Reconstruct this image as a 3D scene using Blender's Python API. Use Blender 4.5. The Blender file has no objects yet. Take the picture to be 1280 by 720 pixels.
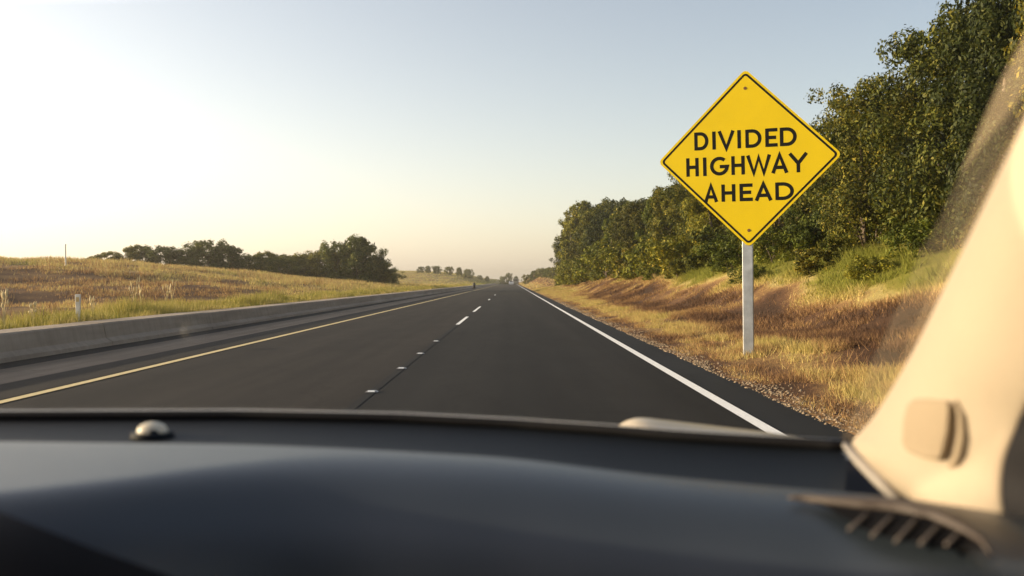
import bpy, bmesh, math, random
import numpy as np
from mathutils import Vector, Matrix
R=math.radians
SC=bpy.context.scene; COL=SC.collection
F=1108.0; CX=640.0; HY=352.0; EYE=1.3          # photo units of the 1280 px wide original
def at(px,py,Y): return Vector(((px-CX)/F*Y, Y, EYE-(py-HY)/F*Y))
def lerp(t,tab):
    xs=[a for a,b in tab]; ys=[b for a,b in tab]
    return float(np.interp(t,xs,ys))

# ------------------------------------------------------------------ materials
def newmat(name):
    m=bpy.data.materials.new(name); m.use_nodes=True
    nt=m.node_tree; b=nt.nodes['Principled BSDF']; return m,nt,b
def N(nt,t,**k):
    n=nt.nodes.new(t)
    for a,v in k.items(): setattr(n,a,v)
    return n
def plain(name,col,rough=.5,metal=0,spec=.5,coat=0,bump=0,bscale=200,var=0.12,vscale=6):
    m,nt,b=newmat(name)
    tc=N(nt,'ShaderNodeTexCoord'); no=N(nt,'ShaderNodeTexNoise'); no.inputs['Scale'].default_value=vscale; no.inputs['Detail'].default_value=5
    nt.links.new(tc.outputs['Object'],no.inputs['Vector'])
    rp=N(nt,'ShaderNodeValToRGB'); e=rp.color_ramp.elements
    e[0].position=.3; e[1].position=.7
    e[0].color=tuple(c*(1-var) for c in col)+(1,); e[1].color=tuple(min(1,c*(1+var)) for c in col)+(1,)
    nt.links.new(no.outputs['Fac'],rp.inputs['Fac']); nt.links.new(rp.outputs['Color'],b.inputs['Base Color'])
    b.inputs['Roughness'].default_value=rough; b.inputs['Metallic'].default_value=metal
    b.inputs['Specular IOR Level'].default_value=spec; b.inputs['Coat Weight'].default_value=coat
    if bump:
        n2=N(nt,'ShaderNodeTexNoise'); n2.inputs['Scale'].default_value=bscale; n2.inputs['Detail'].default_value=6
        nt.links.new(tc.outputs['Object'],n2.inputs['Vector'])
        bp=N(nt,'ShaderNodeBump'); bp.inputs['Strength'].default_value=bump; bp.inputs['Distance'].default_value=.01
        nt.links.new(n2.outputs['Fac'],bp.inputs['Height']); nt.links.new(bp.outputs['Normal'],b.inputs['Normal'])
    return m
def ramp(nt,fac,stops):
    rp=N(nt,'ShaderNodeValToRGB'); e=rp.color_ramp.elements
    while len(e)<len(stops): e.new(.5)
    for i,(p,c) in enumerate(stops): e[i].position=p; e[i].color=tuple(c)+(1,)
    nt.links.new(fac,rp.inputs['Fac']); return rp.outputs['Color']
def noise(nt,vec,scale,detail=5,rough=.55,dist=0):
    n=N(nt,'ShaderNodeTexNoise'); n.inputs['Scale'].default_value=scale; n.inputs['Detail'].default_value=detail
    n.inputs['Roughness'].default_value=rough; n.inputs['Distortion'].default_value=dist
    nt.links.new(vec,n.inputs['Vector']); return n.outputs['Fac']
def mapping(nt,vec,sc):
    m=N(nt,'ShaderNodeMapping'); m.inputs['Scale'].default_value=sc; nt.links.new(vec,m.inputs['Vector']); return m.outputs['Vector']
def mix(nt,fac,a,b,mode='MIX'):
    m=N(nt,'ShaderNodeMix',data_type='RGBA',blend_type=mode)
    if isinstance(fac,(int,float)): m.inputs[0].default_value=fac
    else: nt.links.new(fac,m.inputs[0])
    for i,x in ((6,a),(7,b)):
        if isinstance(x,tuple): m.inputs[i].default_value=x+(1,)
        else: nt.links.new(x,m.inputs[i])
    return m.outputs[2]

def asphalt(name,c0,c1,streak=True,rough=.85):
    m,nt,b=newmat(name); tc=N(nt,'ShaderNodeTexCoord'); v=tc.outputs['Object']
    big=noise(nt,mapping(nt,v,(1.6,.06,1)),1,5,.6)
    col=ramp(nt,big,[(.3,c0),(.7,c1)])
    fine=noise(nt,v,140,3,.7)
    g=ramp(nt,fine,[(.3,(.55,)*3),(.55,(1,)*3),(.75,(1.9,)*3)])
    col=mix(nt,1.0,col,g,'MULTIPLY')
    blot=ramp(nt,noise(nt,mapping(nt,v,(.9,.25,1)),1.3,6,.65),[(.35,(.82,)*3),(.65,(1.15,)*3)])
    col=mix(nt,1.0,col,blot,'MULTIPLY')
    trk=ramp(nt,noise(nt,mapping(nt,v,(1.15,.012,1)),1.0,2,.5),[(.38,(.86,.86,.86)),(.6,(1.22,1.2,1.17))]); col=mix(nt,1.0,col,trk,'MULTIPLY')
    oil=ramp(nt,noise(nt,mapping(nt,v,(.8,.35,1)),2.6,7,.7),[(.30,(.62,.62,.62)),(.40,(1,1,1))]); col=mix(nt,1.0,col,oil,'MULTIPLY')
    vo=N(nt,'ShaderNodeTexVoronoi',feature='DISTANCE_TO_EDGE'); vo.inputs['Scale'].default_value=.33
    wn=N(nt,'ShaderNodeTexNoise'); wn.inputs['Scale'].default_value=1.7; wn.inputs['Detail'].default_value=6; nt.links.new(v,wn.inputs['Vector'])
    wv=N(nt,'ShaderNodeVectorMath',operation='MULTIPLY_ADD'); nt.links.new(wn.outputs['Color'],wv.inputs[0]); wv.inputs[1].default_value=(.9,.9,0); nt.links.new(mapping(nt,v,(1,.55,1)),wv.inputs[2]); nt.links.new(wv.outputs[0],vo.inputs['Vector'])
    ck=ramp(nt,vo.outputs['Distance'],[(.002,(.55,.55,.55)),(.006,(1,1,1))]); col=mix(nt,.55,col,mix(nt,1.0,col,ck,'MULTIPLY'))
    nt.links.new(col,b.inputs['Base Color']); b.inputs['Roughness'].default_value=rough; b.inputs['Specular IOR Level'].default_value=.15
    bp=N(nt,'ShaderNodeBump'); bp.inputs['Strength'].default_value=.5; bp.inputs['Distance'].default_value=.006
    nt.links.new(fine,bp.inputs['Height']); nt.links.new(bp.outputs['Normal'],b.inputs['Normal'])
    return m
def paint(name,col,wear=.45):
    m,nt,b=newmat(name); tc=N(nt,'ShaderNodeTexCoord'); v=tc.outputs['Object']
    n=noise(nt,v,22,8,.75)
    c=ramp(nt,n,[(wear-.08,(.07,.068,.06)),(wear,tuple(x*.75 for x in col)),(.62,col)])
    nt.links.new(c,b.inputs['Base Color']); b.inputs['Roughness'].default_value=.7
    return m
M={}
M['lane_r']=asphalt('asphalt_dark',(.0125,.012,.0118),(.019,.018,.017))
M['lane_l']=asphalt('asphalt_brown',(.0185,.0155,.0132),(.0285,.024,.0205))
M['shoulder_r']=asphalt('asphalt_shoulder',(.015,.017,.020),(.021,.023,.026))
M['shoulder_l']=asphalt('asphalt_old',(.12,.095,.072),(.19,.155,.12))
M['seam']=asphalt('tar_seam',(.012,.012,.013),(.02,.02,.021))
M['white']=paint('road_paint_white',(.90,.90,.88),.34)
M['yellow']=paint('road_paint_yellow',(.70,.55,.26),.36)
def concrete():
    m,nt,b=newmat('concrete'); tc=N(nt,'ShaderNodeTexCoord'); v=tc.outputs['Object']
    a=ramp(nt,noise(nt,mapping(nt,v,(1,.15,2)),1.2,6,.6),[(.3,(.25,.195,.145)),(.7,(.42,.335,.255))])
    st=ramp(nt,noise(nt,mapping(nt,v,(3,3,.5)),2.2,5,.6),[(.35,(.85,.84,.82)),(.6,(1,1,1))])
    c=mix(nt,1,a,st,'MULTIPLY'); nt.links.new(c,b.inputs['Base Color']); b.inputs['Roughness'].default_value=.9
    f=noise(nt,v,60,5,.6); bp=N(nt,'ShaderNodeBump'); bp.inputs['Strength'].default_value=.35; bp.inputs['Distance'].default_value=.01
    nt.links.new(f,bp.inputs['Height']); nt.links.new(bp.outputs['Normal'],b.inputs['Normal']); return m
M['concrete']=concrete()
def leafmat(name,stops,trans=.22):
    m,nt,b=newmat(name)
    geo=N(nt,'ShaderNodeNewGeometry'); oi=N(nt,'ShaderNodeObjectInfo'); tc=N(nt,'ShaderNodeTexCoord')
    c=ramp(nt,geo.outputs['Random Per Island'],stops)
    n=ramp(nt,noise(nt,tc.outputs['Object'],1.1,4),[(.36,(.45,.50,.46)),(.64,(1.4,1.3,1.1))])
    c=mix(nt,1,c,n,'MULTIPLY')
    r=ramp(nt,oi.outputs['Random'],[(0,(.58,.68,.66)),(.35,(.95,1.02,.9)),(.7,(1.15,1.08,.9)),(1,(1.55,1.35,1.0))])
    c=mix(nt,1,c,r,'MULTIPLY')
    nt.links.new(c,b.inputs['Base Color']); b.inputs['Roughness'].default_value=.6; b.inputs['Specular IOR Level'].default_value=.15
    tr=N(nt,'ShaderNodeBsdfTranslucent'); c2=mix(nt,1,c,(1.3,1.25,.6),'MULTIPLY'); nt.links.new(c2,tr.inputs['Color'])
    ms=N(nt,'ShaderNodeMixShader'); ms.inputs[0].default_value=trans
    nt.links.new(b.outputs[0],ms.inputs[1]); nt.links.new(tr.outputs[0],ms.inputs[2])
    nt.links.new(ms.outputs[0],nt.nodes['Material Output'].inputs['Surface']); return m
M['leaf']=leafmat('leaf_olive',[(0,(.022,.030,.008)),(.35,(.065,.075,.016)),(.8,(.15,.148,.028)),(1,(.26,.21,.045))])
M['leaf_bright']=leafmat('leaf_bright',[(0,(.04,.052,.010)),(.4,(.09,.11,.018)),(.9,(.17,.18,.03)),(1,(.24,.21,.045))])
M['leaf_dark']=leafmat('leaf_dark',[(0,(.018,.026,.009)),(.6,(.045,.056,.016)),(1,(.10,.10,.03))])
M['leaf_far']=leafmat('leaf_far',[(0,(.06,.078,.022)),(.6,(.11,.125,.035)),(1,(.18,.17,.05))])
M['bark']=plain('bark',(.13,.10,.075),.9,bump=.6,bscale=25,var=.4,vscale=9)
def blademat(name,stops,trans=.3):
    m,nt,b=newmat(name); geo=N(nt,'ShaderNodeNewGeometry')
    at_=N(nt,'ShaderNodeAttribute',attribute_name='tone')
    ad=N(nt,'ShaderNodeMath',operation='MULTIPLY_ADD'); nt.links.new(geo.outputs['Random Per Island'],ad.inputs[0]); ad.inputs[1].default_value=.22
    nt.links.new(at_.outputs['Fac'],ad.inputs[2])
    c=ramp(nt,ad.outputs[0],stops)
    nt.links.new(c,b.inputs['Base Color']); b.inputs['Roughness'].default_value=.8; b.inputs['Specular IOR Level'].default_value=.2
    tr=N(nt,'ShaderNodeBsdfTranslucent'); nt.links.new(c,tr.inputs['Color'])
    ms=N(nt,'ShaderNodeMixShader'); ms.inputs[0].default_value=trans
    nt.links.new(b.outputs[0],ms.inputs[1]); nt.links.new(tr.outputs[0],ms.inputs[2])
    nt.links.new(ms.outputs[0],nt.nodes['Material Output'].inputs['Surface']); return m
# tone: 0 brown dirt/dead, .33 orange-tan, .6 straw, .85 green
GR=[(0,(.070,.042,.028)),(.22,(.16,.088,.050)),(.42,(.36,.22,.095)),(.62,(.52,.42,.16)),(.80,(.30,.26,.06)),(1,(.20,.21,.035))]
M['blade']=blademat('grass_blade',GR)

def mesh_obj(name,verts,faces,mat=None,parent=None,smooth=False,mats=None,fmat=None):
    me=bpy.data.meshes.new(name); me.from_pydata([tuple(v) for v in verts],[],faces); me.update()
    o=bpy.data.objects.new(name,me); COL.objects.link(o)
    if mats:
        for m in mats: me.materials.append(m)
        me.polygons.foreach_set('material_index',fmat)
    elif mat: me.materials.append(mat)
    if smooth: me.polygons.foreach_set('use_smooth',[True]*len(me.polygons))
    if parent: o.parent=parent
    return o
def tag(o,label=None,cat=None,group=None,kind=None):
    if label: o['label']=label
    if cat: o['category']=cat
    if group: o['group']=group
    if kind: o['kind']=kind
    return o
def empty(name,loc,rz=0,label=None,cat=None,group=None):
    o=bpy.data.objects.new(name,None); COL.objects.link(o); o.location=loc; o.rotation_euler=(0,0,rz); o.empty_display_size=.2
    return tag(o,label,cat,group)
def copy_tree(o,parent=None):
    c=o.copy(); COL.objects.link(c)
    if parent: c.parent=parent
    for ch in list(o.children): copy_tree(ch,c)
    return c
class MB:
    def __init__(s): s.v=[]; s.f=[]
    def add(s,v,f):
        k=len(s.v); s.v+= [tuple(a) for a in v]; s.f+= [tuple(i+k for i in q) for q in f]; return s
    def box(s,c,d,mat=None):
        x,y,z=(a/2 for a in d); V=[Vector((sx*x,sy*y,sz*z)) for sx in(-1,1) for sy in(-1,1) for sz in(-1,1)]
        if mat: V=[mat@v for v in V]
        V=[v+Vector(c) for v in V]
        return s.add(V,[(0,1,3,2),(4,6,7,5),(0,4,5,1),(2,3,7,6),(0,2,6,4),(1,5,7,3)])
    def tube(s,pts,rad,n=8,cap=True):
        pts=[Vector(p) for p in pts]; rings=[]; up=Vector((0.13,.31,.94)).normalized()
        for i,p in enumerate(pts):
            t=(pts[min(i+1,len(pts)-1)]-pts[max(i-1,0)]).normalized()
            a=t.cross(up); 
            if a.length<.1: a=t.cross(Vector((1,0,0)))
            a.normalize(); b=t.cross(a); r=rad[i] if isinstance(rad,(list,tuple)) else rad
            rings.append([p+(a*math.cos(2*math.pi*k/n)+b*math.sin(2*math.pi*k/n))*r for k in range(n)])
        V=[q for g in rings for q in g]; Fc=[]
        for i in range(len(pts)-1):
            for k in range(n): Fc.append((i*n+k,i*n+(k+1)%n,(i+1)*n+(k+1)%n,(i+1)*n+k))
        if cap: Fc.append(tuple(range(n-1,-1,-1))); Fc.append(tuple((len(pts)-1)*n+k for k in range(n)))
        return s.add(V,Fc)
    def build(s,name,mat,parent=None,smooth=False): return mesh_obj(name,s.v,s.f,mat,parent,smooth)
def grid(name,rows,mat,parent=None,thick=0,smooth=True,sub=0,bev=0):
    n=len(rows[0]); V=[p for r in rows for p in r]; Fc=[]
    for i in range(len(rows)-1):
        for j in range(n-1): Fc.append((i*n+j,i*n+j+1,(i+1)*n+j+1,(i+1)*n+j))
    o=mesh_obj(name,V,Fc,mat,parent,smooth)
    if thick:
        m=o.modifiers.new('thickness','SOLIDIFY'); m.thickness=thick; m.offset=-1
    if sub:
        m=o.modifiers.new('smooth','SUBSURF'); m.levels=m.render_levels=sub
    return o
def bevel(o,w,seg=3):
    m=o.modifiers.new('bevel','BEVEL'); m.width=w; m.segments=seg; m.limit_method='ANGLE'; m.angle_limit=R(30); return o

# ------------------------------------------------------------------ terrain height
rs=np.random.RandomState(5)
_K=[(rs.uniform(.15,1.3),rs.uniform(0,6.28),rs.uniform(0,6.28)) for _ in range(10)]
def blotch(x,y):
    return np.sin(1.9*x+.7*y+np.sin(.8*y))*np.sin(.55*y-1.3*x+1.7*np.sin(.45*y+x))
def bumps(x,y):
    s=0
    for i,(k,a,p) in enumerate(_K): s=s+np.sin(k*(x*np.cos(a)+y*np.sin(a))+p)*.04/(k+.35)
    return s
def S(x,a,b):
    t=np.clip((x-a)/(b-a),0,1); return t*t*(3-2*t)
ROADL=-8.1; EDGE=2.9
def height(x,y):
    x=np.asarray(x,float); y=np.asarray(y,float)
    # right bank
    pl=np.interp(y,[0,30,76,110,150,230,300,420,700],[2.0,2.0,1.8,1.05,.6,1.8,3.3,4.4,1.0])
    sc=np.interp(y,[0,110,160,260],[1,1,.9,.8])
    prof=np.interp(x,[2.9,3.3,3.8,5,7,8.6,10,14,30,80,200],[0,.05,.11,.28,.42*1.0,.66,1.0,1.25,1.4,1.6,1.6])
    low=np.interp(x,[2.9,3.3,3.8,5,7],[0,.05,.11,.27,.45])
    up=S(x,4.9,9.6)
    zr=low+up*(pl-.45)*np.interp(x,[10,14,60],[1,1.15,1.3])+bumps(x,y)*S(x,3.2,6)
    # left: field and hill
    hz=np.interp(-x,[9,12,17.5,23,28,35,40,60,120,300],[0,.1,.75,1.2,1.85,2.45,2.75,3.2,3.0,2.0])
    ramp_=S(y,16,68)*(1-.9*S(y,85,165))
    zl=.36+hz*ramp_+bumps(x,y)*S(-x,9.5,13)*.8
    zl=zl+np.interp(-x,[8.9,14,20,30,45,70,140,260],[0,1.2,3.2,4.6,5.0,5.6,5.0,0])*S(y,215,370)*(1-S(y,440,620))
    d=((x+20)/26)**2+((y-620)/120)**2
    zl=zl+3.0*np.exp(-d)
    left=np.where(x<-8.98,zl,-.03)
    mid=np.where((x>=-8.98)&(x<=2.93),-.03,0)
    z=np.where(x<-8.98,zl,np.where(x>2.88,zr,-.03))
    far=S(y,900,1500); z=z*(1-far)
    return z
def H(x,y): return float(height(x,y))
xs=np.unique(np.concatenate([np.linspace(-1500,-140,24),np.linspace(-140,-60,30),np.linspace(-60,-9,110),[-9.0,-8.985,-8.975,-8.3,-4,0,2.6,2.87,2.9,2.96,3.1,3.3,3.5],np.linspace(3.8,20,70),np.linspace(20,60,30),np.linspace(60,200,20),np.linspace(200,1500,20)]))
ys=np.unique(np.concatenate([np.linspace(-60,4,12),np.linspace(4,60,140),np.linspace(60,200,140),np.linspace(200,600,90),np.linspace(600,1600,40)]))
X,Y=np.meshgrid(xs,ys); Z=height(X,Y)
nx,ny=len(xs),len(ys)
V=np.stack([X.ravel(),Y.ravel(),Z.ravel()],1)
idx=np.arange(nx*ny).reshape(ny,nx)
Fq=np.stack([idx[:-1,:-1].ravel(),idx[:-1,1:].ravel(),idx[1:,1:].ravel(),idx[1:,:-1].ravel()],1)
def fast_mesh(name,V,Fq,mat,smooth=False):
    me=bpy.data.meshes.new(name); k=Fq.shape[1]
    me.vertices.add(len(V)); me.vertices.foreach_set('co',V.astype(np.float32).ravel())
    me.loops.add(Fq.size); me.loops.foreach_set('vertex_index',Fq.astype(np.int32).ravel())
    me.polygons.add(len(Fq)); me.polygons.foreach_set('loop_start',np.arange(0,Fq.size,k,dtype=np.int32))
    if smooth: me.polygons.foreach_set('use_smooth',np.ones(len(Fq),bool))
    me.update(calc_edges=True); me.validate()
    if mat: me.materials.append(mat)
    o=bpy.data.objects.new(name,me); COL.objects.link(o); return o
def tone(x,y):
    """plant-cover tone: 0 dead brown .. 1 green (what grows there)"""
    x=np.asarray(x,float); y=np.asarray(y,float)
    nz=bumps(x*2.3+7,y*2.3)*3.0; n2=bumps(x*6+3,y*5+1)*3
    # right
    r=np.interp(x,[2.9,3.3,3.5,3.8,4.35,4.7,5.2,6.7,7.4,8.4,12,40],[.30,.24,.38,.54,.50,.20,.04,.08,.28,.42,.44,.42])
    r=r+(np.interp(x,[2.9,3.2,4.0,6.0,7.0,9,12,40],[.45,.52,.54,.50,.30,.34,.42,.45])-r)*S(y,40,95)
    r=r+nz*.18+n2*.24; r=r+.13*blotch(x,y)*S(x,4.8,5.6); r=np.where(x<5.2,np.minimum(r,.50+.12*n2),r); r=r-.22*np.clip(blotch(x*2.1+1,y*1.6),0,1)*(1-S(y,16,30))*(x<5.2)
    g=np.exp(-(((x-8.2)/1.3)**2+((y-22)/8)**2))+.9*np.exp(-(((x-8.3)/1.6)**2+((y-38)/7)**2))+np.exp(-(((x-8.2)/.6)**2+((y-17)/3)**2))
    r=r+np.exp(-(((x-8.9)/1.1)**2+((y-31)/20)**2))*.3+g*.6
    # left
    l=np.interp(-x,[9,9.4,11,13,16,60],[.5,.70,.68,.50,.44,.48])+nz*.12+n2*.06
    l=np.where((x<-12.5)&(y<60),l-.17+.20*S(y,42,70),l)+.10*blotch(x*.5,y*.4)*S(-x,11.5,14)
    l=l+np.where(y>200,.14,0)
    return np.clip(np.where(x<0,l,r),0,.95)
def groundmat():
    m,nt,b=newmat('ground_soil'); tc=N(nt,'ShaderNodeTexCoord'); v=tc.outputs['Object']
    at_=N(nt,'ShaderNodeAttribute',attribute_name='tone')
    n=noise(nt,v,.55,8,.7); n2=noise(nt,v,7,6,.7)
    a=N(nt,'ShaderNodeMath',operation='MULTIPLY_ADD'); nt.links.new(n,a.inputs[0]); a.inputs[1].default_value=.5; nt.links.new(at_.outputs['Fac'],a.inputs[2])
    s=N(nt,'ShaderNodeMath',operation='MULTIPLY_ADD'); nt.links.new(n2,s.inputs[0]); s.inputs[1].default_value=.45; nt.links.new(a.outputs[0],s.inputs[2])
    s2=N(nt,'ShaderNodeMath',operation='SUBTRACT'); nt.links.new(s.outputs[0],s2.inputs[0]); s2.inputs[1].default_value=.52
    c=ramp(nt,s2.outputs[0],[(p,tuple(q*.72 for q in c)) for p,c in GR])
    g=ramp(nt,noise(nt,v,45,4,.8),[(.3,(.55,.55,.55)),(.7,(1.3,1.3,1.3))])
    c=mix(nt,1,c,g,'MULTIPLY')
    nt.links.new(c,b.inputs['Base Color']); b.inputs['Roughness'].default_value=.95; b.inputs['Specular IOR Level'].default_value=.1
    bp=N(nt,'ShaderNodeBump'); bp.inputs['Strength'].default_value=.9; bp.inputs['Distance'].default_value=.08
    nt.links.new(n2,bp.inputs['Height']); nt.links.new(bp.outputs['Normal'],b.inputs['Normal']); return m
ground=fast_mesh('ground',V,Fq,groundmat(),True); tag(ground,kind='structure')
at_=ground.data.attributes.new('tone','FLOAT','POINT'); at_.data.foreach_set('value',tone(V[:,0],V[:,1]).astype(np.float32))

# ------------------------------------------------------------------ road
YEND=900
def strip(name,x0,x1,z,mat,y0=-40,y1=YEND,kind='structure'):
    yy=list(np.linspace(y0,60,30))+list(np.linspace(70,y1,30)); V=[];Fc=[]
    for y in yy: V+=[(x0,y,z),(x1,y,z)]
    for i in range(len(yy)-1): Fc.append((2*i,2*i+1,2*i+3,2*i+2))
    o=mesh_obj(name,V,Fc,mat)
    if kind: o['kind']=kind
    return o
strip('road_right_lane',-1.66,2.2,0,M['lane_r'])
strip('road_left_lane',-5.75,-1.66,0,M['lane_l'])
strip('road_right_shoulder',2.2,2.93,.0,M['shoulder_r'])
strip('road_left_shoulder',-8.3,-5.75,0,M['shoulder_l'])
sh=strip('road_shoulder_strip',-6.45,-5.62,.004,M['lane_l'])
strip('road_gutter_strip',-8.2,-7.55,.004,M['lane_l'])
strip('road_seam',-1.70,-1.60,.004,M['seam'])
strip('road_edge_line_yellow',-5.56,-5.42,.008,M['yellow'])
strip('road_edge_line_white',2.18,2.31,.008,M['white'])
md=MB()
for y0,y1 in [(26.7,32.7),(38,46)]+[(62,66),(84,88)]:
    md.add([(-1.70,y0,.008),(-1.59,y0,.008),(-1.59,y1,.008),(-1.70,y1,.008)],[(0,1,2,3)])
tag(md.build('road_lane_dashes',M['white']),kind='structure')
# raised pavement markers
mk=plain("marker_ceramic",(.20,.19,.18),.35,spec=.6); mkr=plain('marker_lens',(.8,.8,.78),.12,spec=.9)
def marker(y,label):
    e=empty('pavement_marker',(-1.645,y,.006),0,label,'road marker','raised markers along the lane seam')
    v=[(-.075,-.06,0),(.075,-.06,0),(.075,.06,0),(-.075,.06,0),(-.045,-.025,.018),(.045,-.025,.018),(.045,.025,.018),(-.045,.025,.018)]
    o=mesh_obj('marker_body',v,[(0,1,5,4),(1,2,6,5),(2,3,7,6),(3,0,4,7),(4,5,6,7),(3,2,1,0)],mk,e); bevel(o,.004,2)
    o=mesh_obj('reflector',[(-.044,-.058,.004),(.044,-.058,.004),(.036,-.033,.017),(-.036,-.033,.017)],[(0,1,2,3)],mkr,e)
    m=o.modifiers.new('t','SOLIDIFY'); m.thickness=.003; m.offset=1
for y,l in ((10.4,'small raised pavement marker nearest the dashboard on the dark lane seam'),(13.2,'small raised pavement marker second from the dashboard on the dark lane seam'),
            (15.9,'small raised pavement marker third from the dashboard, fainter, on the lane seam'),(19.2,'faint raised pavement marker farthest along the seam, just before the white dashes')): marker(y,l)

# concrete barrier (one continuous kerb wall with joints)
pr=[(-8.1,0),(-8.12,.08),(-8.24,.16),(-8.30,.43),(-8.33,.46),(-8.97,.46),(-9.0,.43),(-9.01,0)]
yb=[-30]; V=[];Fc=[]
y=-30
yy=[]
while y<430:
    L=6.0 if y<120 else 30
    yy.append((y+.012,y+L-.012)); y+=L
k=0
for a,b in yy:
    dz=random.Random(int(a*3)).uniform(-.006,.006)
    for t in (a,b):
        for (px_,pz) in pr: V.append((px_,t,pz+(dz if pz>.05 else 0)))
    n=len(pr)
    for i in range(n-1): Fc.append((k+i,k+n+i,k+n+i+1,k+i+1))
    Fc.append(tuple(k+i for i in range(n))); Fc.append(tuple(k+n+i for i in range(n-1,-1,-1)))
    k+=2*n
tag(mesh_obj('concrete_barrier',V,Fc,M['concrete']),'long low grey concrete kerb wall along the left shoulder','barrier')

# ------------------------------------------------------------------ sign
SY=14.0; PXM=SY/F
sx,sz=(933.5-CX)/F*SY, EYE-(198-HY)/F*SY
sg=empty('road_sign',(sx,SY,H(sx,SY)),-R(20),'yellow diamond sign reading DIVIDED HIGHWAY AHEAD on a steel post','road sign')
def signmat(name,col):
    m,nt,b=newmat(name); tc=N(nt,'ShaderNodeTexCoord'); v=tc.outputs['Object']
    c=ramp(nt,noise(nt,v,1.1,7,.65),[(.3,tuple(x*.9 for x in col)),(.7,col)])
    nt.links.new(c,b.inputs['Base Color']); b.inputs['Specular IOR Level'].default_value=.2
    r=N(nt,'ShaderNodeMath',operation='MULTIPLY_ADD'); nt.links.new(noise(nt,v,9,6,.6),r.inputs[0]); r.inputs[1].default_value=.25; r.inputs[2].default_value=.28
    nt.links.new(r.outputs[0],b.inputs['Roughness']); return m
M['sign']=signmat('sign_sheeting_yellow',(.68,.50,.004)); M['black']=plain('sign_black',(.008,.008,.007),.7,spec=.1)
M['steel']=plain('galvanised_steel',(.42,.44,.46),.42,metal=.75,bump=.1,bscale=60,var=.2)
zc=sz-H(sx,SY); half=110*PXM
def rdia(hh,r,seg=6):
    """rounded diamond outline, points (x,z)"""
    P=[(0,hh),(hh,0),(0,-hh),(-hh,0)]; out=[]
    d=r/math.sin(R(45))
    for i,(cx,cz) in enumerate(P):
        l=math.hypot(cx,cz); ux,uz=cx/l,cz/l; c=(cx-ux*d,cz-uz*d); a0=math.atan2(uz,ux)
        for k in range(seg+1):
            a=a0+R(45)-R(90)*k/seg; out.append((c[0]+r*math.cos(a),c[1]+r*math.sin(a)))
    return out
tilt=R(1.2)
def sp(p,y): # sign-local
    x,z=p; return (x*math.cos(tilt)+z*-math.sin(tilt)*-1*0+z*(-math.sin(tilt))*1.0*-1*0 + 0 - z*math.sin(tilt)*1.0, y, zc+z*math.cos(tilt)+x*math.sin(tilt)*-0.0)
def poly_plate(out,y0,y1):
    n=len(out); V=[sp(p,y0) for p in out]+[sp(p,y1) for p in out]
    Fc=[tuple(range(n)),tuple(range(2*n-1,n-1,-1))]+[(i,i+n,(i+1)%n+n,(i+1)%n) for i in range(n)]
    return V,Fc
V,Fc=poly_plate(rdia(half*1.012,.075),0,.022)
plate=mesh_obj('sign_plate',V,Fc,M['sign'],sg)
o=rdia(half*.978,.062); i_=rdia(half*.978-.046,.036)
n=len(o); V=[sp(p,-.0008) for p in o]+[sp(p,-.0008) for p in i_]+[sp(p,.001) for p in o]+[sp(p,.001) for p in i_]
Fc=[]
for k in range(n):
    q=(k+1)%n; Fc+= [(k,q,n+q,n+k),(k,2*n+k,2*n+q,q),(n+k,n+q,3*n+q,3*n+k)]
mesh_obj('border',V,Fc,M['black'],plate)
# stroke letters in crop units (749 px crop, 2.881 px per photo px)
def px2s(u,v): return ((u-389)*PXM/2.881, -(v-369)*PXM/2.881)
TH=12.0
def arc(cx,cy,rx,ry,a0,a1,n=10): return [(cx+rx*math.cos(R(a0+(a1-a0)*k/n)),cy-ry*math.sin(R(a0+(a1-a0)*k/n))) for k in range(n+1)]
def letter(ch,x0,x1,y0,y1):
    w=x1-x0; h=y1-y0; m=(y0+y1)/2; t=TH/2; a,b,c,d=x0+t,x1-t,y0+t,y1-t
    if ch=='D': return [[(a,y0),(a,y1)],[(a,c),(a+w*.32,c)]+arc(a+w*.32,(c+d)/2,b-(a+w*.32),(d-c)/2,90,-90,14)+[(a,d)]]
    if ch=='I': return [[(x0+w/2,y0),(x0+w/2,y1)]]
    if ch=='V': return [[(a,y0),((a+b)/2,y1-2),(b,y0)]]
    if ch=='E': return [[(a,y0),(a,y1)],[(a,c),(b,c)],[(a,d),(b,d)],[(a,m),(b-w*.1,m)]]
    if ch=='H': return [[(a,y0),(a,y1)],[(b,y0),(b,y1)],[(a,m),(b,m)]]
    if ch=='W': return [[(a,y0),(a+(b-a)*.27,y1-2),((a+b)/2,y0+h*.12),(a+(b-a)*.73,y1-2),(b,y0)]]
    if ch=='A': return [[(a,y1),((a+b)/2,y0+3),(b,y1)],[(a+w*.16,y0+h*.70),(b-w*.16,y0+h*.70)]]
    if ch=='Y': return [[(a,y0),((a+b)/2,m+2),(b,y0)],[((a+b)/2,m),((a+b)/2,y1)]]
    if ch=='G': return [arc((a+b)/2,m,(b-a)/2,(d-c)/2,48,335,22)+[(b,m+2),((a+b)/2+1,m+2)]]
ROWS=[([('D',205,251),('I',266,281),('V',289,345),('I',355,370),('D',387,438),('E',456,499),('D',506,558)],266,332),
      ([('H',174,214),('I',231,246),('G',260,322),('H',336,378),('W',388,470),('A',474,528),('Y',532,596)],359,427),
      ([('A',236,282),('H',299,343),('E',363,410),('A',415,472),('D',487,545)],460,523)]
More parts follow.
